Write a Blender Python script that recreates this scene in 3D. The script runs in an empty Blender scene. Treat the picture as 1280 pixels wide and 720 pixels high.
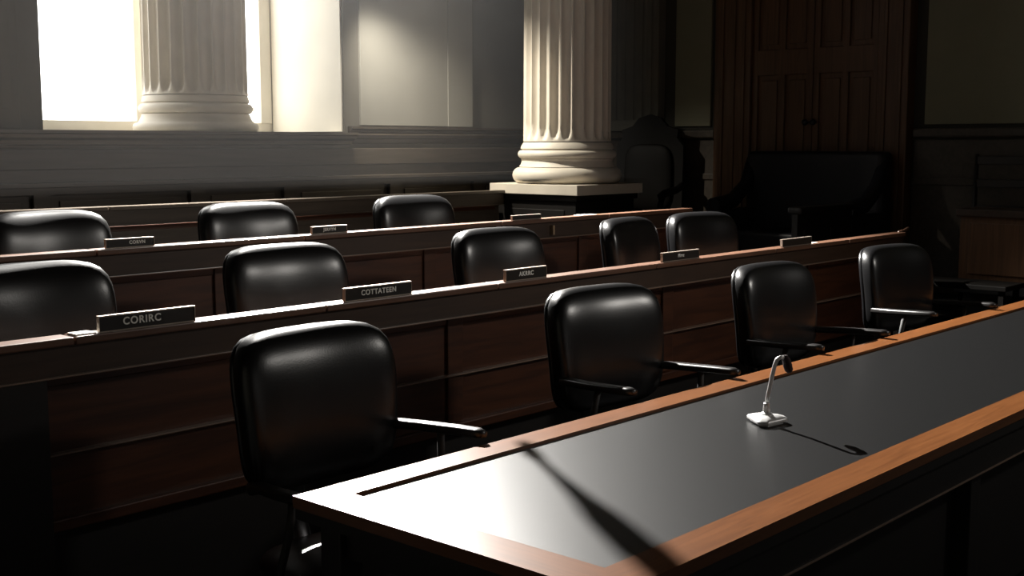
import bpy, bmesh, math, random
from mathutils import Vector, Matrix
random.seed(4)
S = bpy.context.scene
C = S.collection
PI = math.pi

# ------------------------------------------------------------------ materials
def nodes(name):
    m = bpy.data.materials.new(name); m.use_nodes = True
    nt = m.node_tree; nt.nodes.clear()
    out = nt.nodes.new('ShaderNodeOutputMaterial')
    return m, nt, out
def plain(name, col, rough=0.5, metal=0.0, spec=0.5, bump=0.0, bscale=60, var=0.0, vscale=3, coat=0.0):
    m, nt, out = nodes(name)
    b = nt.nodes.new('ShaderNodeBsdfPrincipled')
    b.inputs['Base Color'].default_value = (*col, 1)
    b.inputs['Roughness'].default_value = rough
    b.inputs['Metallic'].default_value = metal
    b.inputs['Specular IOR Level'].default_value = spec
    b.inputs['Coat Weight'].default_value = coat
    tc = nt.nodes.new('ShaderNodeTexCoord')
    if var:
        n = nt.nodes.new('ShaderNodeTexNoise'); n.inputs['Scale'].default_value = vscale
        n.inputs['Detail'].default_value = 6
        nt.links.new(tc.outputs['Object'], n.inputs['Vector'])
        r = nt.nodes.new('ShaderNodeValToRGB')
        r.color_ramp.elements[0].position = 0.3; r.color_ramp.elements[1].position = 0.7
        r.color_ramp.elements[0].color = (*[c*(1-var) for c in col], 1)
        r.color_ramp.elements[1].color = (*[min(1, c*(1+var)) for c in col], 1)
        nt.links.new(n.outputs['Fac'], r.inputs['Fac'])
        nt.links.new(r.outputs['Color'], b.inputs['Base Color'])
    if bump:
        n2 = nt.nodes.new('ShaderNodeTexNoise'); n2.inputs['Scale'].default_value = bscale
        n2.inputs['Detail'].default_value = 4
        nt.links.new(tc.outputs['Object'], n2.inputs['Vector'])
        bp = nt.nodes.new('ShaderNodeBump'); bp.inputs['Strength'].default_value = bump
        bp.inputs['Distance'].default_value = 0.002
        nt.links.new(n2.outputs['Fac'], bp.inputs['Height'])
        nt.links.new(bp.outputs['Normal'], b.inputs['Normal'])
    nt.links.new(b.outputs['BSDF'], out.inputs['Surface'])
    return m
def wood(name, c0, c1, rough=0.35, stretch=(1.2, 26, 26), spec=0.5, coat=0.0, bump=0.05):
    m, nt, out = nodes(name)
    b = nt.nodes.new('ShaderNodeBsdfPrincipled')
    b.inputs['Roughness'].default_value = rough
    b.inputs['Specular IOR Level'].default_value = spec
    b.inputs['Coat Weight'].default_value = coat
    b.inputs['Coat Roughness'].default_value = 0.15
    tc = nt.nodes.new('ShaderNodeTexCoord'); mp = nt.nodes.new('ShaderNodeMapping')
    mp.inputs['Scale'].default_value = stretch
    n = nt.nodes.new('ShaderNodeTexNoise'); n.inputs['Scale'].default_value = 1.6
    n.inputs['Detail'].default_value = 8; n.inputs['Distortion'].default_value = 1.4
    r = nt.nodes.new('ShaderNodeValToRGB')
    r.color_ramp.elements[0].position = 0.32; r.color_ramp.elements[1].position = 0.68
    r.color_ramp.elements[0].color = (*c0, 1); r.color_ramp.elements[1].color = (*c1, 1)
    nt.links.new(tc.outputs['Object'], mp.inputs['Vector'])
    nt.links.new(mp.outputs['Vector'], n.inputs['Vector'])
    nt.links.new(n.outputs['Fac'], r.inputs['Fac'])
    nt.links.new(r.outputs['Color'], b.inputs['Base Color'])
    bp = nt.nodes.new('ShaderNodeBump'); bp.inputs['Strength'].default_value = bump
    bp.inputs['Distance'].default_value = 0.001
    nt.links.new(n.outputs['Fac'], bp.inputs['Height'])
    nt.links.new(bp.outputs['Normal'], b.inputs['Normal'])
    nt.links.new(b.outputs['BSDF'], out.inputs['Surface'])
    return m
M = {}
M['plaster_dim'] = plain('plaster_shaded', (.05, .047, .036), .8, bump=.3, bscale=40, var=.08)  # darkened plaster copy: the shade on the right wall is in its colour
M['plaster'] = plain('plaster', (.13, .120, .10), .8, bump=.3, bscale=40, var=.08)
M['plaster_cream'] = plain('plaster_cream', (.27, .26, .23), .75, bump=.2, bscale=40, var=.06)
M['ceiling'] = plain('ceiling_paint', (.14, .13, .11), .9, var=.06)
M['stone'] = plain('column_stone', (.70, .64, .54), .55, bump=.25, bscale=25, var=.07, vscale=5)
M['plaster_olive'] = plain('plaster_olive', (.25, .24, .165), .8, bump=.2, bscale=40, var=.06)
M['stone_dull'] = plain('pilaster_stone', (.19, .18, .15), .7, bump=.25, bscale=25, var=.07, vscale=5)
M['reveal'] = plain('window_stone', (.80, .76, .67), .7, bump=.2, bscale=25, var=.05)
M['wain'] = wood('wainscot_wood', (.050, .038, .027), (.075, .058, .042), .42, (.8, 10, 10))
M['walnut'] = wood('dark_mahogany', (.034, .0105, .004), (.070, .022, .008), .40, (1.2, 14, 14), coat=.0)
M['capwood'] = wood('ledge_wood', (.10, .048, .028), (.15, .074, .045), .38, (1.2, 20, 20), coat=.3)
M['cherry'] = wood('table_rim_wood', (.105, .037, .011), (.15, .055, .017), .29, (2, 30, 30), spec=.38)
M['cherry_x'] = wood('table_end_wood', (.105, .037, .011), (.15, .055, .017), .29, (30, 2, 30), spec=.38)
M['blackwood'] = wood('ebonised_wood', (.003, .0022, .0016), (.006, .0042, .0032), .5, (1.2, 20, 20))
M['doorwood'] = wood('door_wood', (.09, .042, .018), (.15, .072, .032), .42, (16, 16, .9))
M['inlay'] = plain('table_inlay', (.0032, .0034, .0038), .33, spec=.58, bump=.06, bscale=300)
M['leather'] = plain('black_leather', (.006, .006, .0065), .29, spec=.5, bump=.10, bscale=220)
M['shell'] = plain('black_shell', (.006, .006, .007), .30, spec=.5)
M['armpad'] = plain('black_arm_pad', (.012, .011, .011), .34, spec=.6)
M['chrome'] = plain('brushed_metal', (.7, .7, .7), .38, metal=.6)
M['micbase'] = plain('silver_paint', (.62, .62, .62), .35, metal=.35)
M['darkmetal'] = plain('dark_metal', (.03, .03, .032), .35, metal=.8)
M['foam'] = plain('mic_foam', (.022, .007, .008), .8, bump=.8, bscale=400)
M['carved'] = wood('carved_black_wood', (.002, .0015, .001), (.004, .003, .002), .6, (1.2, 14, 14), spec=.15)
M['rubber'] = plain('rubber', (.01, .01, .01), .7)
M['ledge'] = wood('ledge_lit_wood', (.095, .078, .060), (.14, .115, .09), .28, (1.2, 20, 20), spec=.6)  # lightened wood: skylight caught along the ledge is put into the colour
M['bead'] = wood('bead_glint_wood', (.16, .11, .08), (.22, .15, .11), .28, (1.2, 20, 20), spec=.6)  # lighter than the panels, so thin mouldings carry a painted glint
M['apron'] = wood('apron_wood', (.030, .015, .008), (.050, .026, .014), .48, (1.2, 14, 14))
M['framemetal'] = plain('bronze_frame', (.42, .35, .29), .42, metal=.7)
M['plate'] = plain('plate_face', (.020, .017, .014), .35)
M['brass'] = plain('aged_brass', (.50, .38, .24), .38, metal=.85)
M['letter'] = plain('engraved_letters', (1.0, .97, .9), .45)
M['paper'] = plain('paper', (.8, .78, .74), .7)
M['carpet'] = plain('carpet', (.005, .004, .0035), .95, bump=.8, bscale=300, var=.2, vscale=30)
M['darkcloth'] = plain('dark_upholstery', (.010, .010, .014), .42, spec=.4, bump=.1, bscale=200)
M['lampglass'], nt, out = nodes('lamp_glass')
em = nt.nodes.new('ShaderNodeEmission'); em.inputs['Color'].default_value = (1, .95, .86, 1); em.inputs['Strength'].default_value = 30
nt.links.new(em.outputs[0], out.inputs['Surface'])
M['glass'], nt, out = nodes('window_glass')
tr = nt.nodes.new('ShaderNodeBsdfTransparent'); gl = nt.nodes.new('ShaderNodeBsdfGlossy'); gl.inputs['Roughness'].default_value = .05
mx = nt.nodes.new('ShaderNodeMixShader'); mx.inputs[0].default_value = .05
nt.links.new(tr.outputs[0], mx.inputs[1]); nt.links.new(gl.outputs[0], mx.inputs[2]); nt.links.new(mx.outputs[0], out.inputs['Surface'])

# ------------------------------------------------------------------ helpers
def link(name, bm, mat, parent=None, smooth=False, auto=None):
    me = bpy.data.meshes.new(name)
    bmesh.ops.recalc_face_normals(bm, faces=bm.faces[:])
    if smooth:
        for f in bm.faces: f.smooth = True
        if auto is not None:
            for e in bm.edges:
                if len(e.link_faces) == 2 and e.calc_face_angle(0) > auto: e.smooth = False
    bm.to_mesh(me); bm.free()
    me.materials.append(M[mat] if isinstance(mat, str) else mat)
    o = bpy.data.objects.new(name, me); C.objects.link(o)
    if parent is not None: o.parent = parent
    return o
def box(bm, x0, x1, y0, y1, z0, z1, bev=0.0, seg=2):
    r = bmesh.ops.create_cube(bm, size=1)
    vs = r['verts']
    for v in vs:
        v.co = Vector(((x0+x1)/2+v.co.x*(x1-x0), (y0+y1)/2+v.co.y*(y1-y0), (z0+z1)/2+v.co.z*(z1-z0)))
    if bev:
        es = list({e for v in vs for e in v.link_edges})
        bmesh.ops.bevel(bm, geom=es, offset=bev, segments=seg, affect='EDGES', profile=.6)
def bx(*a, **k):
    bm = bmesh.new(); box(bm, *a, **k); return bm
def tube(bm, pts, rad, n=10, caps=True, squash=None):
    pts = [Vector(p) for p in pts]
    rads = rad if isinstance(rad, (list, tuple)) else [rad]*len(pts)
    rings = []; prev = None
    for i, p in enumerate(pts):
        a = pts[max(i-1, 0)]; b = pts[min(i+1, len(pts)-1)]
        t = (b-a).normalized()
        ref = Vector((0, 0, 1)) if abs(t.z) < .95 else Vector((1, 0, 0))
        u = t.cross(ref).normalized() if prev is None else (prev - t*prev.dot(t)).normalized()
        prev = u; w = t.cross(u)
        ring = []
        for k in range(n):
            an = 2*PI*k/n
            su, sw = (1, 1) if squash is None else squash
            ring.append(bm.verts.new(p+u*math.cos(an)*rads[i]*su+w*math.sin(an)*rads[i]*sw))
        rings.append(ring)
    for a, b in zip(rings, rings[1:]):
        for k in range(n): bm.faces.new((a[k], a[(k+1) % n], b[(k+1) % n], b[k]))
    if caps:
        bm.faces.new(rings[0][::-1]); bm.faces.new(rings[-1])
def padtube(bm, pts, hw, hh=.013, n=20):
    """upholstered pad swept along pts: flat-topped rounded section of half width hw"""
    pts = [Vector(p) for p in pts]; rings = []
    for i, p in enumerate(pts):
        t = (pts[min(i+1, len(pts)-1)]-pts[max(i-1, 0)]).normalized()
        u = t.cross(Vector((0, 0, 1))).normalized(); w = u.cross(t)
        e = .7 if i in (0, len(pts)-1) else 1
        ring = []
        for k in range(n):
            a = 2*PI*k/n; c, s_ = math.cos(a), math.sin(a)
            q = (abs(c)**4+abs(s_)**4)**(-.25)
            ring.append(bm.verts.new(p+u*c*q*hw[i]+w*s_*q*hh*e))
        rings.append(ring)
    for a, b in zip(rings, rings[1:]):
        for k in range(n): bm.faces.new((a[k], a[(k+1) % n], b[(k+1) % n], b[k]))
    bm.faces.new(rings[0][::-1]); bm.faces.new(rings[-1])
def lathe(bm, prof, n=48, cx=0, cy=0):
    rings = []
    for r, z in prof:
        rings.append([bm.verts.new((cx+r*math.cos(2*PI*k/n), cy+r*math.sin(2*PI*k/n), z)) for k in range(n)])
    for a, b in zip(rings, rings[1:]):
        for k in range(n): bm.faces.new((a[k], a[(k+1) % n], b[(k+1) % n], b[k]))
    bm.faces.new(rings[0][::-1]); bm.faces.new(rings[-1])
def prism(bm, poly, fn, a, b):
    """poly: 2-D outline, fn(p, h) -> 3-D point; extruded from h=a to h=b"""
    A = [bm.verts.new(fn(p, a)) for p in poly]; B = [bm.verts.new(fn(p, b)) for p in poly]
    n = len(poly)
    for k in range(n): bm.faces.new((A[k], A[(k+1) % n], B[(k+1) % n], B[k]))
    bm.faces.new(A[::-1]); bm.faces.new(B)
def tag(o, label, cat, group=None):
    o['label'] = label; o['category'] = cat
    if group: o['group'] = group
    return o
def thing(name, label, cat, loc=(0, 0, 0), rz=0, group=None):
    o = bpy.data.objects.new(name, None); C.objects.link(o)
    o.empty_display_size = .1
    o.location = loc; o.rotation_euler = (0, 0, rz)
    return tag(o, label, cat, group)
def struct(name, bm, mat, parent=None, **k):
    o = link(name, bm, mat, parent, **k)
    if parent is None: o['kind'] = 'structure'
    return o
def copy_tree(o, parent=None):
    c = o.copy(); C.objects.link(c)
    if parent is not None: c.parent = parent
    for ch in list(o.children): copy_tree(ch, c)
    return c

# ------------------------------------------------------------------ room shell
XR = 8.8        # right wall face
YB = 6.8        # window wall face
H = 6.4
XL, YF = -3.0, -4.5
struct('floor', bx(XL-.3, XR+.3, YF-.3, YB+1.3, -.1, 0), 'carpet')
struct('ceiling', bx(XL-.3, XR+.3, YF-.3, YB+1.3, H, H+.2), 'ceiling')
WX0, WX1, WZ0, WZ1 = 3.43, 5.72, 1.62, 5.2     # main window opening
bm = bmesh.new()
box(bm, XL, WX0, YB, YB+1.1, 0, H)
box(bm, WX1, XR+.3, YB, YB+1.1, 0, H)
box(bm, WX0, WX1, YB, YB+1.1, 0, WZ0)
box(bm, WX0, WX1, YB, YB+1.1, WZ1, H)
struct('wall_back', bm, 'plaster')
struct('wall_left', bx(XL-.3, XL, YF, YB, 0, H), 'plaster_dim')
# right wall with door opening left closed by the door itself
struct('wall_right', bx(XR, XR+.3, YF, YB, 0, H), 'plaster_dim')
struct('wall_front', bx(XL, XR+.3, YF-.3, YF, 0, H), 'blackwood')

# main window: frame, glass, stone lining, sill
GY = 7.7
bm = bmesh.new()
box(bm, WX0, WX1, GY-.05, GY+.03, WZ0+.01, WZ0+.088, bev=.004)
box(bm, WX0, WX0+.10, GY-.05, GY+.03, WZ0+.088, WZ1-.1)
box(bm, WX1-.02, WX1+.0, GY-.05, GY+.03, WZ0+.088, WZ1-.1)
box(bm, 5.60, WX1-.02, GY-.07, GY+.03, WZ0+.088, WZ1-.1, bev=.004)
box(bm, 4.56, 4.66, GY-.05, GY+.03, WZ0+.088, WZ1-.1, bev=.004)
box(bm, WX0, WX1, GY-.05, GY+.03, WZ1-.1, WZ1)
win = struct('window_1', bm, 'reveal')
link('pane', bx(WX0+.1, 4.56, GY-.012, GY-.004, WZ0+.088, WZ1-.1), 'glass', win)
link('pane', bx(4.66, 5.60, GY-.012, GY-.004, WZ0+.088, WZ1-.1), 'glass', win)
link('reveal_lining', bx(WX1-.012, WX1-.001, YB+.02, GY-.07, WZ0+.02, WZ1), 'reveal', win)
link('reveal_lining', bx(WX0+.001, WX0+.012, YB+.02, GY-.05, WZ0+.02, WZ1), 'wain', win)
link('window_sill', bx(WX0+.012, WX1-.012, YB-.01, GY-.05, WZ0-.0, WZ0+.012), 'reveal', win)
# ledge moulding that runs below the window and carries on as a chair rail
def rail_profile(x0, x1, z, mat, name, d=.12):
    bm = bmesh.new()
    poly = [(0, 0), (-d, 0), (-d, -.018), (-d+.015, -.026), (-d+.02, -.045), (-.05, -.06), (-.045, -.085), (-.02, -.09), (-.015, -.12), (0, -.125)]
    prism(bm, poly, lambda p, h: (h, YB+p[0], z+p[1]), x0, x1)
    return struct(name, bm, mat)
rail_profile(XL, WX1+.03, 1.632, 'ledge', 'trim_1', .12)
rail_profile(WX1+.03, XR, 1.678, 'wain', 'trim_2', .05)
# wainscot of the window wall: frames and recessed panels
bm = bmesh.new()
box(bm, XL, XR, YB-.03, YB, 0, 1.52)
box(bm, XL, XR, YB-.085, YB-.03, 1.295, 1.325, bev=.006); box(bm, XL, XR, YB-.05, YB-.03, 1.40, 1.52, bev=.006)
box(bm, XL, XR, YB-.065, YB-.03, 1.255, 1.295)
box(bm, XL, XR, YB-.05, YB-.03, 0, .25)
xs = [-.1, .75, 1.6, 2.45, 3.33, 4.38, 5.12, 6.1, 7.0, 7.9]
for x in xs:
    box(bm, x, x+.11, YB-.065, YB-.03, .25, 1.255)
for a, b in zip(xs, xs[1:]):
    box(bm, a+.11+.06, b-.06, YB-.042, YB-.03, .33, 1.215, bev=.005)
struct('trim_3', bm, 'wain')
# pilaster left of window (dark) and strip
bm = bmesh.new()
box(bm, 2.55, 3.28, YB-.06, YB, 1.632, H, bev=.01)
prism(bm, [(2.60, -.06), (2.66, -.075), (3.17, -.075), (3.23, -.06)], lambda p, h: (p[0], YB+p[1], h), 1.75, H)
box(bm, 3.28, WX0, YB-.02, YB, 1.632, H, bev=.004)
struct('trim_4', bm, 'plaster')
# raised cream panel right of the window
bm = bmesh.new()
box(bm, 5.86, 7.03, YB-.022, YB, 1.685, 5.4, bev=.004)
box(bm, 6.755, 7.03, YB-.027, YB-.022, 1.685, 5.4, bev=.002)
struct('trim_5', bm, 'plaster_cream')

# right wall: wainscot, pilaster, panels
bm = bmesh.new()
for y0, y1 in ((YF, 3.86), (5.60, YB-.06)):
    box(bm, XR-.03, XR, y0, y1, 0, 1.58)
    box(bm, XR-.07, XR, y0, y1, 1.60, 1.665, bev=.012)
    box(bm, XR-.05, XR-.03, y0, y1, 1.25, 1.30, bev=.005)
struct('trim_6', bm, 'wain')
bm = bmesh.new()
y0, y1 = 6.15, 6.72
poly = [(0, y0), (-.10, y0)]
nf = 6; fw = (y1-y0)/nf
for i in range(nf):
    a = y0+i*fw
    poly += [(-.10, a+.018)]
    for k in range(1, 8):
        th = PI*k/8
        poly.append((-.10+math.sin(th)*.030, a+fw/2-math.cos(th)*(fw/2-.018)))
    poly += [(-.10, a+fw-.018)]
poly += [(-.10, y1), (0, y1)]
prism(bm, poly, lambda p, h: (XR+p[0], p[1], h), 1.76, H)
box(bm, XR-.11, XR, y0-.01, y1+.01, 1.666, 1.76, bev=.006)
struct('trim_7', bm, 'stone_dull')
struct('trim_8', bx(XR-.03, XR, 5.66, 6.02, 1.70, 5.4, bev=.006), 'plaster_olive')
bm = bmesh.new()
box(bm, XR-.025, XR, 0.4, 3.79, 1.695, 5.4, bev=.006)
struct('trim_9', bm, 'plaster_olive')

# door: surround and two leaves with raised panels
bm = bmesh.new()
box(bm, XR-.13, XR, 5.22, 5.56, 0, 3.9, bev=.01)
box(bm, XR-.13, XR, 3.88, 4.13, 0, 3.9, bev=.01)
for y in (5.27, 5.36, 5.47): box(bm, XR-.145, XR-.13, y, y+.03, .2, 3.8, bev=.005)
for y in (3.93, 4.05): box(bm, XR-.145, XR-.13, y, y+.03, .2, 3.8, bev=.005)
box(bm, XR-.17, XR, 3.86, 5.58, 3.9, 4.25, bev=.02)
door = struct('door_1', bm, 'doorwood')
def leaf(y0, y1, knob_y):
    bm = bmesh.new()
    box(bm, XR-.07, XR, y0, y1, .46, 3.9)
    st = .05
    w = (y1-y0-st*3)/2
    for k in range(3):
        yy = y0+k*(w+st); box(bm, XR-.095, XR-.07, yy, yy+st, .46, 3.9, bev=.005)
    for z0, z1 in ((.46, .62), (2.10, 2.30), (3.75, 3.9)):
        box(bm, XR-.0952, XR-.07, y0, y1, z0, z1, bev=.006)
    for k in range(2):
        yy = y0+st+k*(w+st)
        for z0, z1 in ((.62, 2.10), (2.30, 3.75)):
            box(bm, XR-.083, XR-.07, yy+.025, yy+w-.025, z0+.04, z1-.04, bev=.008)
    o = link('door_leaf', bm, 'doorwood', door)
    b2 = bmesh.new()
    lathe(b2, [(.008, 0), (.008, .03), (.02, .036), (.026, .05), (.02, .065), (.006, .07)], 16)
    h = link('door_knob', b2, 'darkmetal', o, smooth=True)
    h.rotation_euler = (0, -PI/2, 0); h.location = (XR-.095, knob_y, 1.72)
leaf(4.13, 4.672, 4.64); leaf(4.678, 5.22, 4.71)

# raised floor tiers
struct('floor_tier_1', bx(-2.2, 7.3, 3.04, 4.16, 0, .12), 'carpet')
struct('floor_tier_2', bx(-2.2, 7.3, 4.16, 6.0, 0, .22), 'carpet')
struct('floor_tier_3', bx(-2.2, 7.5, 6.0, YB-.06, 0, .22), 'carpet')
struct('floor_dais', bx(7.90, XR-.06, 2.75, 6.7, 0, .45), 'carpet')

# ------------------------------------------------------------------ columns
def column(name, label, x, y, z0, rs, rl, ru, ztop, prof, zfl, flutes=24, slab=None):
    t = thing(name, label, 'column', (x, y, z0))
    b = bmesh.new(); lathe(b, prof, 64); link('column_base', b, 'stone', t, smooth=True, auto=.7)
    bm = bmesh.new(); per = 10
    zs = [zfl-.012, zfl, zfl+.012, zfl+.03, zfl+.055, zfl+.08, zfl+.12, ztop*.5, ztop]
    dep = [0, 0, .35, .62, .85, .97, 1, 1, 1]
    rings = []
    for z, d in zip(zs, dep):
        ring = []
        for i in range(flutes*per):
            ph = (i % per)/per; an = 2*PI*i/(flutes*per)
            fl = .16
            if ph < fl: g = 0
            else:
                q = (ph-fl)/(1-fl)*2-1
                # flute narrows towards its rounded foot
                q2 = min(1, abs(q)/max(.15, min(1, .35+d*.65)))
                g = math.sqrt(max(0, 1-q2*q2))
            R = rs*(1-.035*z/ztop) - g*d*rs*.115
            ring.append(bm.verts.new((R*math.cos(an), R*math.sin(an), z)))
        rings.append(ring)
    n = flutes*per
    for a, c in zip(rings, rings[1:]):
        for k in range(n): bm.faces.new((a[k], a[(k+1) % n], c[(k+1) % n], c[k]))
    bm.faces.new(rings[-1])
    link('fluted_shaft', bm, 'stone', t, smooth=True, auto=.9)
    # cap at the ceiling
    b = bmesh.new(); lathe(b, [(rs*.96, ztop), (rs*1.05, ztop+.03), (rs*1.1, ztop+.07), (rs*1.3, ztop+.14), (rs*1.3, ztop+.18)], 48)
    box(b, -rs*1.4, rs*1.4, -rs*1.4, rs*1.4, ztop+.18, ztop+.28, bev=.01)
    link('capital', b, 'stone', t, smooth=True, auto=.6)
    return t
def tor(r, h, z, n=8, k=1.0):
    """half-torus profile points bulging to radius r, height h, from z"""
    return [(r-h/2*k+math.sin(PI*i/n)*h/2*k, z+h/2-math.cos(PI*i/n)*h/2) for i in range(n+1)]
pL = tor(.422, .062, 0) + [(.385, .066), (.372, .085), (.362, .108), (.362, .118)] + tor(.383, .07, .121) + [(.352, .196), (.358, .20), (.358, .215), (.350, .24), (.34, .245)]
column('stone_column', 'cream fluted stone column standing in the bright window opening', 4.75, 7.21, 1.632, .352, .42, .38, 3.3, pL, .258)
pR = tor(.408, .118, 0) + [(.358, .122), (.345, .14), (.338, .165), (.345, .18)] + tor(.368, .062, .182) + [(.335, .248), (.348, .255), (.342, .275), (.332, .29), (.326, .30)]
column('stone_column', 'cream fluted stone column on a square slab in front of the dark wall', 6.98, 5.75, 1.262, .327, .405, .366, 3.68, pR, .318)
# square slab + dark pedestal under the right column
ped = thing('column_pedestal', 'dark square pedestal with a pale stone slab carrying the free-standing column', 'pedestal', (6.98, 5.75, .22))
link('slab', bx(-.385, .395, -.41, .43, .968, 1.041, bev=.004), 'stone', ped)
bm = bmesh.new()
box(bm, -.34, .35, -.36, .38, 0, .968)
box(bm, -.37, .38, -.39, .41, 0, .14, bev=.01); box(bm, -.362, .372, -.382, .402, .925, .967, bev=.008)
box(bm, -.25, .26, -.368, -.36, .22, .86, bev=.004); box(bm, -.348, -.34, -.26, .28, .22, .86, bev=.004)
link('pedestal_body', bm, 'blackwood', ped)

# ------------------------------------------------------------------ tiered bench desks
def bench(label, x0, x1, yf, zt, zf, seams, stiles, mat='walnut', group='tiered bench desks'):
    t = thing('bench_desk', label, 'desk', (x0, yf, zf), 0, group)
    L = x1-x0; zt -= zf
    xs = [0]+[s-x0 for s in seams]+[L]
    for a, b in zip(xs, xs[1:]):
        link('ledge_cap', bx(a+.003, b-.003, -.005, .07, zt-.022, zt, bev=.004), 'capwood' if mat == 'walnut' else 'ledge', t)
    bm = bmesh.new()
    box(bm, 0, L, .012, .06, zt-.105, zt-.022)
    link('apron', bm, 'apron' if mat == 'walnut' else mat, t)
    link('apron_bead', bx(0, L, -.006, .012, zt-.109, zt-.104, bev=.0015), 'bead' if mat == 'walnut' else mat, t)
    bm = bmesh.new()
    box(bm, 0, L, .075, .10, zt-.52, zt-.10)
    for s in stiles:
        box(bm, s-x0-.04, s-x0+.04, .062, .075, zt-.515, zt-.105, bev=.003)
    link('front_panel', bm, mat, t)
    link('panel_moulding', bx(0, L, .045, .075, zt-.336, zt-.331, bev=.0015), 'bead' if mat == 'walnut' else mat, t)
    link('bottom_rail', bx(0, L, .05, .10, zt-.555, zt-.52, bev=.004), mat, t)
    link('worktop', bx(0.03, L-.03, .0702, .13, zt-.145, zt-.115, bev=.004), 'walnut', t)
    link('plinth', bx(.03, L-.03, .12, .15, 0, zt-.145), 'blackwood', t)
    for xx in (0, L-.04):
        link('end_panel', bx(xx, xx+.04, .1, .16, 0, zt-.10, bev=.003), 'blackwood', t)
    return t
b1 = bench('near bench desk, the longest dark mahogany row directly behind the chairs at the table', 1.00, 6.93, 3.08, 1.025, .12, [1.62, 2.50, 3.33, 4.36, 5.40, 6.2], [3.165, 4.55, 5.9])
# dark end pier at the left of the first row and small upswept end of the ledge
link('end_pier', bx(0, .535, -.002, .06, 0, .80), 'blackwood', b1)
bm = bmesh.new(); tube(bm, [(5.90, .03, .905), (5.97, .03, .910), (6.03, .03, .922)], .010, 8)
link('ledge_finial', bm, 'capwood', b1, smooth=True)
b2 = bench('middle bench desk, dark mahogany row between the near bench and the back one', 1.40, 6.3, 4.18, 1.155, .22, [2.30, 3.28, 4.55, 5.45], [2.9, 4.1, 5.3])
link('latch_plate', bx(3.55, 3.565, -.008, .012, .855-.01, .855+.04), 'brass', b2)
b3 = bench('back bench desk, last dark row in front of the wainscot below the window', 2.2, 6.60, 6.03, 1.212, .22, [3.4, 4.6, 5.7], [3.3, 4.6, 5.9], mat='wain')

# ------------------------------------------------------------------ chairs
def pad_bm(a, b, T, pe=4.2, pp=2.6, ns=56, qq=None, rings=(.0, .25, .45, .6, .72, .81, .88, .925, .955, .975, .99, .997, 1.0), deform=None):
    bm = bmesh.new()
    def outline(th):
        c, s = math.cos(th), math.sin(th)
        k = (abs(c)**pe+abs(s)**pe)**(-1/pe)
        return c*k*a, s*k*b
    def P(r, th, side):
        x, z = outline(th); x *= r; z *= r
        y = side*T/2*(max(0, 1-r**pp))**(1/(qq or pp))
        v = Vector((x, y, z))
        return deform(v) if deform else v
    cen = {}
    ring = {}
    for side in (-1, 1):
        cen[side] = bm.verts.new(P(0, 0, side))
        for i, r in enumerate(rings[1:-1]):
            ring[(side, i)] = [bm.verts.new(P(r, 2*PI*k/ns, side)) for k in range(ns)]
    edge = [bm.verts.new(P(1, 2*PI*k/ns, 0)) for k in range(ns)]
    for side in (-1, 1):
        R = [ring[(side, i)] for i in range(len(rings)-2)]+[edge]
        for k in range(ns):
            bm.faces.new((cen[side], R[0][k], R[0][(k+1) % ns]))
        for p, q in zip(R, R[1:]):
            for k in range(ns): bm.faces.new((p[k], q[k], q[(k+1) % ns], p[(k+1) % ns]))
    return bm
def backdef(off=0):
    def f(v):
        t = (v.z+.215)/.43                       # 0 bottom .. 1 top
        wx = .93+.07*min(1, max(0, t)*1.6)
        x = v.x*wx
        y = v.y+off-.55*x*x                      # wraps forward at the sides
        y += .07*v.z                             # reclines
        y += -.10*math.cos((t-.35)*2.2)*.25      # lumbar swell
        y += .42*max(0, v.z-.10)**2              # rolls back at the top
        return Vector((x, y, v.z))
    return f
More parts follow.
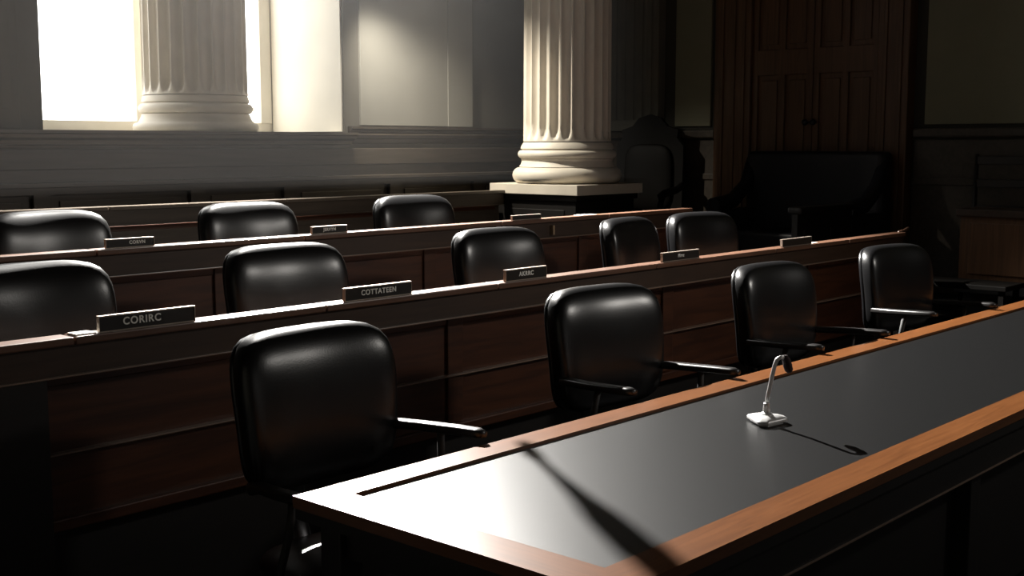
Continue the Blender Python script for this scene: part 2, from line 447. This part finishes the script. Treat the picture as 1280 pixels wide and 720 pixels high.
def make_chair(label, group):
    t = thing('swivel_armchair', label, 'chair', (0, 0, 0), 0, group)
    o = link('backrest', pad_bm(.262, .213, .135, pe=5.0, pp=3.3, qq=3.0, deform=backdef()), 'leather', t, smooth=True); o.location = (0, .20, .842)
    s = link('back_shell', pad_bm(.258, .210, .05, pe=5.2, pp=3.2, deform=backdef(.036)), 'shell', t, smooth=True); s.location = (0, .20, .838)
    def seatdef(v):   # pad built upright, laid flat: x stays, z -> y
        return Vector((v.x*(1-.08*v.z/.22), v.z, v.y-.02*(1 if v.z < -.15 else 0)))
    link('seat', pad_bm(.245, .22, .10, deform=seatdef), 'leather', t, smooth=True).location = (0, -.01, .44)
    link('seat_pan', pad_bm(.225, .20, .04, deform=seatdef), 'shell', t, smooth=True).location = (0, -.01, .385)
    for sx in (-1, 1):
        bm = bmesh.new()
        padtube(bm, [(sx*.19, .20, .715), (sx*.215, .165, .742), (sx*.235, .12, .756), (sx*.252, 0, .762), (sx*.258, -.12, .769), (sx*.258, -.20, .773), (sx*.256, -.225, .773)], [.014, .018, .020, .022, .022, .020, .013])
        a = link('armrest', bm, 'armpad', t, smooth=True)
        bm = bmesh.new()
        tube(bm, [(sx*.256, -.06, .755), (sx*.268, -.05, .66), (sx*.275, -.02, .56), (sx*.25, .0, .44), (sx*.18, .0, .395)], .011, 10)
        link('arm_bracket', bm, 'rubber', a, smooth=True)
    bm = bmesh.new()
    tube(bm, [(0, .13, .375), (0, .225, .40), (0, .262, .50), (0, .262, .66), (0, .255, .78)], [.02, .022, .02, .018, .012], 10, squash=(1.6, .7))
    link('back_spine', bm, 'darkmetal', t, smooth=True)
    bm = bmesh.new(); lathe(bm, [(.05, .10), (.034, .13), (.03, .26), (.022, .262), (.022, .355), (.07, .368), (.07, .375)], 20)
    link('gas_column', bm, 'darkmetal', t, smooth=True, auto=.6)
    for k in range(5):
        an = 2*PI*k/5+PI/2
        c, s_ = math.cos(an), math.sin(an)
        bm = bmesh.new(); tube(bm, [(.02*c, .02*s_, .115), (.14*c, .14*s_, .10), (.255*c, .255*s_, .078)], [.026, .021, .014], 8, squash=(1, .7))
        leg = link('base_leg', bm, 'darkmetal', t, smooth=True)
        bm = bmesh.new()
        lathe(bm, [(.018, -.022), (.026, -.016), (.027, 0), (.026, .016), (.018, .022)], 16)
        w = link('caster', bm, 'rubber', leg, smooth=True)
        w.location = (.262*c, .262*s_, .0275); w.rotation_euler = (PI/2, 0, an)
    return t
specs = [  # x, y of the backrest, floor, turn in degrees, label, group
 (2.05, 2.61, 0, 0, 'black leather swivel chair nearest the camera, behind the lit corner of the table', 't'),
 (3.33, 2.60, 0, -7, 'black leather swivel chair at the table, second from the lit corner', 't'),
 (4.46, 2.58, 0, -3, 'black leather swivel chair at the table, just behind the microphone', 't'),
 (5.68, 2.60, 0, -9, 'black leather swivel chair farthest along the table, dim at its right end', 't'),
 (1.80, 3.70, .12, 0, 'black leather chair cut by the left edge, behind the CORIRC nameplate', 'a'),
 (2.79, 3.70, .12, -3, 'black leather chair behind near bench, between the CORIRC and COTTATEEN nameplates', 'a'),
 (3.97, 3.70, .12, -3, 'black leather chair behind near bench, just left of its third nameplate', 'a'),
 (4.98, 3.72, .12, 10, 'black leather chair turned aside, right of the white column base, near bench', 'a'),
 (5.66, 3.72, .12, -8, 'black leather chair half hidden behind the turned one, near bench', 'a'),
 (2.42, 4.80, .22, 0, 'black leather chair at far left behind the middle bench', 'b'),
 (3.41, 4.80, .22, -2, 'black leather chair at the middle bench, below the column in the window', 'b'),
 (4.49, 4.80, .22, -4, 'black leather chair at the middle bench, the one nearest the white column base', 'b'),
]
G = {'t': 'swivel chairs along the table', 'a': 'swivel chairs behind the near bench', 'b': 'swivel chairs behind the middle bench'}
proto = None
for x, y, z, rz, lab, g in specs:
    if proto is None: proto = c = make_chair(lab, G[g])
    else:
        c = copy_tree(proto); c['label'] = lab; c['group'] = G[g]
    a = math.radians(rz)
    # keep the backrest where it stands while the chair turns
    c.location = (x+math.sin(a)*.20, y-math.cos(a)*.20, z); c.rotation_euler = (0, 0, a)

# the height-adjustable left armrest of the nearest chair is set low, below the table edge
low = [o for o in proto.children if o.name.startswith('armrest')][0]
low.location.z = -.088

# ------------------------------------------------------------------ conference table
tx0, tx1, ty0, ty1, tz = 1.655, 7.05, 1.254, 2.172, .75
t = thing('conference_table', 'long table with orange-brown wooden rim and recessed dark grey top', 'table', (tx0, ty0, 0))
L, W = tx1-tx0, ty1-ty0
iw = (.105, .098, .09)      # end, near, far rim widths
bm = bmesh.new()
def quadprism(bm, pts, z0, z1):
    prism(bm, pts, lambda p, h: (p[0], p[1], h), z0, z1)
quadprism(bm, [(0, 0), (L, 0), (L-iw[0], iw[1]), (iw[0], iw[1])], tz-.028, tz)
link('near_rim', bm, 'cherry', t)
bm = bmesh.new(); quadprism(bm, [(0, W), (iw[0], W-iw[2]), (L-iw[0], W-iw[2]), (L, W)], tz-.028, tz)
link('far_rim', bm, 'cherry', t)
bm = bmesh.new(); quadprism(bm, [(0, 0), (iw[0], iw[1]), (iw[0], W-iw[2]), (0, W)], tz-.028, tz)
link('end_rim', bm, 'cherry_x', t)
bm = bmesh.new(); quadprism(bm, [(L, 0), (L, W), (L-iw[0], W-iw[2]), (L-iw[0], iw[1])], tz-.028, tz)
link('end_rim', bm, 'cherry_x', t)
link('inlay', bx(iw[0], L-iw[0], iw[1], W-iw[2], tz-.028, tz-.009), 'inlay', t)
link('under_top', bx(.004, L-.004, .004, W-.004, tz-.055, tz-.028), 'blackwood', t)
bm = bmesh.new()
box(bm, .05, L-.05, .022, .045, .60, tz-.055); link('front_apron', bm, 'blackwood', t)
link('apron_bead', bx(.05, L-.05, .016, .0218, .600, .604, bev=.001), 'bead', t)
link('back_apron', bx(.05, L-.05, W-.06, W-.04, .63, tz-.055), 'blackwood', t)
for x in (.05, L-.07): link('end_apron', bx(x, x+.02, .046, W-.061, .62, tz-.055), 'blackwood', t)
for x in (.03, 1.8, 3.5, L-.10):
    for y in (.05, W-.13):
        link('leg', bx(x, x+.07, y, y+.07, 0, tz-.055 if x in (.03,) else .60, bev=.005), 'blackwood', t)
link('modesty_panel', bx(.12, L-.12, .10, .12, .12, .60), 'blackwood', t)

# microphone on the table
mic = thing('table_microphone', 'silver gooseneck microphone with dark foam head standing on the table top', 'microphone', (3.052, 1.757, tz-.0088))
bm = bmesh.new()
ol = []
for k in range(60):            # rounded triangular plate pointing along the table
    th = 2*PI*k/60; q = (th+math.radians(38)) % (2*PI/3)-PI/3
    r = .041/max(math.cos(q), .5)
    r = min(r, .062+.004*math.cos(3*q))
    ol.append((math.cos(th)*r*1.05, math.sin(th)*r*1.05))
A = []
for sc, z in ((.80, 0), (.84, .006), (1, .009), (1, .015), (.93, .019), (.60, .025), (.25, .028)):
    A.append([bm.verts.new((x*sc, y*sc, z)) for x, y in ol])
NP = len(ol)
for a, b in zip(A, A[1:]):
    for k in range(NP): bm.faces.new((a[k], a[(k+1) % NP], b[(k+1) % NP], b[k]))
bm.faces.new(A[0][::-1]); bm.faces.new(A[-1])
link('mic_base', bm, 'micbase', mic, smooth=True, auto=.6)
bm = bmesh.new(); lathe(bm, [(.017, .024), (.017, .030), (.011, .034), (.009, .06), (.006, .062)], 20)
link('collar', bm, 'chrome', mic, smooth=True, auto=.6)
bm = bmesh.new()
gp = [(0, 0, .055), (-.008, -.006, .09), (-.018, -.014, .13), (-.030, -.026, .17), (-.048, -.042, .208), (-.062, -.052, .217), (-.060, -.060, .212)]
gp = [(0, 0, .055), (.000, -.004, .085), (.001, -.010, .115), (-.004, -.018, .145), (-.012, -.030, .178), (-.018, -.040, .196), (-.010, -.046, .202), (.002, -.050, .200)]
tube(bm, gp, .0062, 12)
link('gooseneck', bm, 'chrome', mic, smooth=True)
bm = bmesh.new()
tube(bm, [(.000, -.049, .201), (.006, -.051, .199), (.012, -.053, .192), (.016, -.056, .174), (.020, -.058, .162), (.022, -.059, .155)], [.007, .010, .012, .013, .012, .006], 18)
link('foam_head', bm, 'foam', mic, smooth=True)

# ------------------------------------------------------------------ nameplates
def text_mesh(s, size):
    cu = bpy.data.curves.new('t', 'FONT'); cu.body = s; cu.size = size; cu.extrude = .0008
    cu.align_x = 'CENTER'; cu.align_y = 'CENTER'; cu.space_character = 1.15; cu.offset = .0006
    o = bpy.data.objects.new('t', cu); C.objects.link(o)
    dg = bpy.context.evaluated_depsgraph_get()
    me = bpy.data.meshes.new_from_object(o.evaluated_get(dg))
    bpy.data.objects.remove(o); bpy.data.curves.remove(cu)
    return me
def plate(x0, x1, y, z, h, text, label, size, group, dx=0):
    w = x1-x0
    p = thing('nameplate', label, 'nameplate', ((x0+x1)/2, y, z+.0006), 0, group)
    link('plate', bx(-w/2, w/2, 0, .009, 0.0, h-.003), 'plate', p)
    bm = bmesh.new()
    box(bm, -w/2-.002, w/2+.002, -.003, .012, h-.0045, h, bev=.001)
    box(bm, -w/2-.002, w/2+.002, -.003, .0, 0, .003)
    box(bm, -w/2-.002, -w/2, -.003, .01, 0.003, h-.0045); box(bm, w/2, w/2+.002, -.003, .01, 0.003, h-.0045)
    link('plate_frame', bm, 'framemetal', p)
    if text:
        me = text_mesh(text, size); me.materials.append(M['letter'])
        o = bpy.data.objects.new('lettering', me); C.objects.link(o); o.parent = p
        o.rotation_euler = (PI/2, 0, 0); o.location = (dx, -.0012, h*.52)
ga, gb = 'nameplates on the near bench', 'nameplates on the middle bench'
plate(1.699, 2.006, 3.088, 1.025, .047, 'CORIRC', 'dark nameplate reading CORIRC on the near bench', .030, ga, -.02)
plate(2.588, 2.888, 3.088, 1.025, .046, 'COTTATEEN', 'dark nameplate reading COTTATEEN on the near bench', .025, ga)
plate(3.384, 3.62, 3.088, 1.025, .046, 'AKRRC', 'dark nameplate reading AKRRC, third along the near bench', .024, ga)
plate(4.420, 4.71, 3.088, 1.025, .042, 'Mrrc', 'dark nameplate in front of the turned chair, reading Mrrc', .022, ga)
plate(5.477, 5.78, 3.088, 1.025, .040, None, 'blank brown nameplate, farthest right along the near bench', .02, ga)
plate(2.345, 2.548, 4.188, 1.155, .036, 'CORVN', 'small nameplate left of the CORIRC one, on the middle bench, reading CORVN', .018, gb, .03)
plate(3.330, 3.525, 4.188, 1.155, .034, 'JERVYN', 'small nameplate reading JERVYN on the middle bench', .019, gb)
plate(4.64, 4.865, 4.188, 1.155, .026, None, 'low blank nameplate at the middle bench, below the column slab', .02, gb)
def slip(x0, x1, y, z, label):
    o = link('paper_slip', bx(-(x1-x0)/2, (x1-x0)/2, 0, .05, 0, .004), 'paper'); o.location = ((x0+x1)/2, y, z)
    tag(o, label, 'paper', 'paper slips on the bench ledges')
slip(5.20, 5.35, 4.186, 1.155, 'white paper slip on the middle bench ledge, left of the turned chair')
slip(5.80, 5.86, 3.09, 1.025, 'tiny white paper slip beside the blank nameplate, near bench')
slip(1.63, 1.69, 3.09, 1.025, 'white paper slip touching the left end of the CORIRC nameplate')

# ------------------------------------------------------------------ things by the right wall
# low dark partition
p = thing('low_partition', 'low black wooden partition with a rounded rail before the dark wall', 'partition', (6.98, 3.82, 0))
link('partition_panel', bx(0, .76, .01, .05, 0, 1.10), 'blackwood', p)
link('rail', bx(-.01, .77, -.02, .08, 1.10, 1.145, bev=.015, seg=3), 'blackwood', p)
bm = bmesh.new()
for x in (.08, .44): box(bm, x, x+.26, -.002, .01, .3, 1.0, bev=.004)
link('raised_panels', bm, 'blackwood', p)
# settee on the dais
p = thing('leather_settee', 'black leather settee with rolled arms below the wooden door', 'settee', (8.25, 4.52, .45))
link('back', bx(.18, .36, -.58, .58, .25, 1.045, bev=.05, seg=4), 'darkcloth', p, smooth=True)
link('seat_cushion', bx(-.30, .18, -.49, .49, .22, .45, bev=.04, seg=4), 'darkcloth', p, smooth=True)
link('seat_base', bx(-.28, .34, -.56, .56, .09, .22, bev=.01), 'blackwood', p)
for s in (-1, 1):
    bm = bmesh.new(); box(bm, -.30, .30, s*.54-.05, s*.54+.05, .22, .60, bev=.02)
    tube(bm, [(-.33, s*.55, .63), (-.05, s*.55, .66), (.15, s*.55, .78), (.25, s*.56, .98), (.27, s*.56, 1.02)], [.06, .06, .055, .045, .03], 14)
    link('arm', bm, 'darkcloth', p, smooth=True, auto=.8)
    for x in (-.25, .28):
        link('foot', bx(x-.03, x+.03, s*.5-.03, s*.5+.03, 0, .09), 'blackwood', p)
# carved high chair beside the column
p = thing('carved_armchair', 'black carved high-backed armchair half hidden behind the free-standing column', 'chair', (8.25, 6.02, .45), math.radians(-78))
bm = bmesh.new()
prism(bm, [(-.30, .5), (.30, .5), (.31, 1.08), (.25, 1.15), (.26, 1.22), (.16, 1.25), (.10, 1.32), (0, 1.35), (-.10, 1.32), (-.16, 1.25), (-.26, 1.22), (-.25, 1.15), (-.31, 1.08)], lambda q, h: (q[0], h, q[1]), .22, .27)
link('carved_back', bm, 'carved', p)
link('back_cushion', pad_bm(.22, .28, .08), 'carved', p, smooth=True).location = (0, .20, .82)
link('seat', bx(-.29, .29, -.26, .24, .40, .50, bev=.03, seg=3), 'carved', p, smooth=True)
for sx in (-1, 1):
    bm = bmesh.new(); tube(bm, [(sx*.31, .24, .76), (sx*.32, .05, .72), (sx*.32, -.18, .70), (sx*.32, -.26, .68), (sx*.32, -.25, .63)], [.03, .03, .033, .034, .02], 12)
    a = link('armrest', bm, 'carved', p, smooth=True)
    bm = bmesh.new(); tube(bm, [(sx*.31, -.20, .69), (sx*.29, -.21, .60), (sx*.31, -.22, .50), (sx*.29, -.22, .42)], [.018, .026, .018, .022], 10)
    link('arm_post', bm, 'carved', a, smooth=True)
    for yy in (-.22, .22):
        bm = bmesh.new(); tube(bm, [(sx*.25, yy, .41), (sx*.26, yy, .28), (sx*.25, yy, .14), (sx*.26, yy, 0)], [.03, .022, .03, .02], 10)
        link('leg', bm, 'carved', p, smooth=True)
# ladder-back chairs
def ladder(label, x, y, rz):
    p = thing('ladder_back_chair', label, 'chair', (x, y, .45), rz, 'ladder-back chairs by the right wall')
    link('seat', bx(-.20, .20, -.21, .19, .42, .46, bev=.01), 'blackwood', p)
    for sx in (-1, 1):
        bm = bmesh.new(); tube(bm, [(sx*.19, .18, 0), (sx*.19, .19, .44), (sx*.19, .23, 1.03)], [.017, .019, .014], 10); link('back_post', bm, 'blackwood', p, smooth=True)
        bm = bmesh.new(); tube(bm, [(sx*.18, -.18, 0), (sx*.18, -.18, .425)], [.014, .018], 10); link('leg', bm, 'blackwood', p, smooth=True)
    for z, yy in ((.62, .20), (.80, .212), (.96, .222)):
        link('back_slat', bx(-.185, .185, yy-.008, yy+.008, z, z+.055, bev=.004), 'armpad', p)
    return p
ladder('black ladder-back chair by the right wall, below the cream wall panel', 8.28, 3.04, math.radians(-80))
# clerk's desk / cabinet
p = thing('side_cabinet', 'reddish-brown wooden cabinet with a thick top at the right edge of the view', 'cabinet', (7.5, 3.01, 0))
link('body', bx(.03, .36, -1.5, -.02, .70, 1.10), 'doorwood', p)
link('top', bx(-.005, .375, -1.53, .0, 1.10, 1.145, bev=.006), 'apron', p)
link('base', bx(.06, .35, -1.45, -.05, 0, .62), 'blackwood', p)
link('rail', bx(.0, .37, -1.5, -.01, .62, .70, bev=.006), 'blackwood', p)
for y in (-.62, -1.30):
    link('door_panel', bx(.018, .03, y, y+.54, .74, 1.06, bev=.004), 'doorwood', p)
# low stool-like box in front of the cabinet
p = thing('low_stand', 'low dark stand on the floor before the reddish-brown cabinet', 'stand', (7.18, 2.86, 0))
link('stand_top', bx(-.15, .15, -.35, .35, .70, .73, bev=.005), 'carved', p)
for x in (-.13, .10):
    for y in (-.33, .30): link('leg', bx(x, x+.03, y, y+.03, 0, .70), 'carved', p)
link('shelf', bx(-.13, .13, -.33, .33, .5, .52), 'carved', p)

# ------------------------------------------------------------------ lamps and added shadow caster above the frame
LP = Vector((5.10, 6.30, 3.90)); AIM = Vector((2.9, 2.4, .75))
lamp = thing('spotlight', 'black ceiling spotlight on a rod above the back bench, aimed at the table', 'lamp', (LP.x, LP.y, LP.z))
rot = (AIM-LP).to_track_quat('-Z', 'Y').to_euler()
bm = bmesh.new(); tube(bm, [(0, 0, .13), (0, 0, H-LP.z+.01)], .012, 8); link('rod', bm, 'darkmetal', lamp, smooth=True)
bm = bmesh.new(); lathe(bm, [(.03, .22), (.07, .20), (.085, .12), (.095, -.02), (.105, -.05), (.10, -.05), (.088, -.02), (.078, .12), (.05, .14)], 32)
o = link('lamp_housing', bm, 'darkmetal', lamp, smooth=True, auto=.7); o.rotation_euler = rot
ld = bpy.data.lights.new('spot_beam', 'SPOT'); ld.energy = 8000; ld.shadow_soft_size = .02; ld.color = (1, .965, .91)
ld.spot_size = math.radians(104); ld.spot_blend = .55
lo = bpy.data.objects.new('bulb_light', ld); C.objects.link(lo); lo.parent = lamp; lo.location = (AIM-LP).normalized()*.06; lo.rotation_euler = rot
# unseen lamp added beside the window to brighten the wall panel and column
sc = thing('wall_fill_lamp', 'unseen brass fill lamp added high on the wall beside the window', 'lamp', (5.64, YB, 2.93))
bm = bmesh.new(); lathe(bm, [(.05, 0), (.06, .01), (.06, .02), (.02, .03)], 20); o = link('wall_plate', bm, 'brass', sc, smooth=True, auto=.6); o.rotation_euler = (PI/2, 0, 0); o.location = (0, -.025, 0)
bm = bmesh.new(); tube(bm, [(0, -.04, 0), (0, -.12, -.03), (0, -.22, 0), (0, -.25, .08)], .01, 8); link('bracket', bm, 'brass', sc, smooth=True)
bm = bmesh.new(); lathe(bm, [(.03, .08), (.07, .11), (.085, .13), (.08, .13), (.02, .10)], 20); o = link('dish', bm, 'brass', sc, smooth=True); o.location = (0, -.25, 0)
ld = bpy.data.lights.new('wall_fill_light', 'SPOT'); ld.spot_size = math.radians(90); ld.spot_blend = 1.0; ld.energy = 300; ld.shadow_soft_size = .05; ld.color = (1, .93, .80)
lo = bpy.data.objects.new('wall_fill_bulb', ld); C.objects.link(lo); lo.parent = sc; lo.location = (0, -.30, -.09); lo.rotation_euler = Vector((.55, -.20, -1)).to_track_quat('-Z', 'Y').to_euler()
# unseen fill lamp added in the front half for the chair highlights
bl = thing('bowl_fill_lamp', 'large bowl-shaped fill lamp added out of view in the front half of the room', 'lamp', (6.6, -1.4, 3.6))
bm = bmesh.new(); tube(bm, [(0, 0, .20), (0, 0, H-3.6)], .012, 8); link('rod', bm, 'brass', bl, smooth=True)
bm = bmesh.new(); lathe(bm, [(.03, .22), (.25, .19), (.42, .10), (.48, .03), (.47, .03), (.40, .09), (.24, .17), (.02, .19)], 40); o = link('shade', bm, 'brass', bl, smooth=True)
rot = (Vector((4.0, 3.2, .9))-Vector((6.6, -1.4, 3.6))).to_track_quat('-Z', 'Y').to_euler(); o.rotation_euler = rot
ld = bpy.data.lights.new('bowl_fill_light', 'AREA'); ld.shape = 'DISK'; ld.size = .42; ld.energy = 9; ld.spread = math.radians(62); ld.color = (1, .95, .88)
lo = bpy.data.objects.new('bowl_fill_disc', ld); C.objects.link(lo); lo.parent = bl; lo.location = (0, 0, 0); lo.rotation_euler = rot
hm = thing('hanging_shadow_caster', 'slim unseen object on a cable, added to cast the diagonal shadow on the table', 'microphone', (3.75, 4.215, 2.33))  # hung out of view, shaped only for its shadow across the table
bm = bmesh.new(); lathe(bm, [(.004, 0), (.012, .004), (.012, .035), (.007, .04), (.008, .10), (.009, .12)], 16); link('caster_tip', bm, 'darkmetal', hm, smooth=True)
bm = bmesh.new(); lathe(bm, [(.009, .10), (.012, .14), (.019, .175), (.021, .21), (.021, .30), (.012, .315), (.006, .32)], 16); link('caster_body', bm, 'darkmetal', hm, smooth=True)
bm = bmesh.new(); tube(bm, [(0, 0, .31), (0, 0, H-2.33+.01)], .003, 6); link('cable', bm, 'rubber', hm)

# ------------------------------------------------------------------ daylight
w = bpy.data.worlds.new('sky'); S.world = w; w.use_nodes = True
bg = w.node_tree.nodes['Background']; bg.inputs['Color'].default_value = (1.0, .985, .94, 1); bg.inputs['Strength'].default_value = 4.6
def portal(name, loc, rot, sx, sy):
    l = bpy.data.lights.new(name, 'AREA'); l.shape = 'RECTANGLE'; l.size = sx; l.size_y = sy
    l.cycles.is_portal = True
    o = bpy.data.objects.new(name, l); C.objects.link(o); o.location = loc; o.rotation_euler = rot
portal('window_portal', ((WX0+WX1)/2, GY+.06, (WZ0+WZ1)/2), (-PI/2, 0, 0), WX1-WX0, WZ1-WZ0)


# ------------------------------------------------------------------ haze in the air
HAZE = 0.004
if HAZE:
    hz = link('room_haze', bx(-1.5, 6.2, 4.4, YB-.14, 1.34, 3.6), 'plaster')
    hz['kind'] = 'stuff'; tag(hz, 'thin haze in the air lit by the window', 'haze')
    m, nt, out = nodes('haze'); v = nt.nodes.new('ShaderNodeVolumeScatter')
    v.inputs['Density'].default_value = HAZE; v.inputs['Anisotropy'].default_value = .3
    nt.links.new(v.outputs[0], out.inputs['Volume'])
    hz.data.materials.clear(); hz.data.materials.append(m)

# ------------------------------------------------------------------ camera
cam = bpy.data.cameras.new('camera'); co = bpy.data.objects.new('camera', cam); C.objects.link(co)
cam.sensor_width = 36; cam.lens = 36*1506.4/1280; cam.clip_start = .05
p_, a_ = math.radians(6.814), math.radians(42.083)
co.location = (0, 0, 1.55)
co.rotation_euler = (PI/2-p_, 0, a_-PI/2)
S.camera = co
S.view_settings.view_transform = 'Standard'; S.view_settings.look = 'None'
S.view_settings.exposure = 0.0; S.view_settings.gamma = 1; S.view_settings.use_curve_mapping = False
S.cycles.max_bounces = 8; S.cycles.sample_clamp_indirect = 4
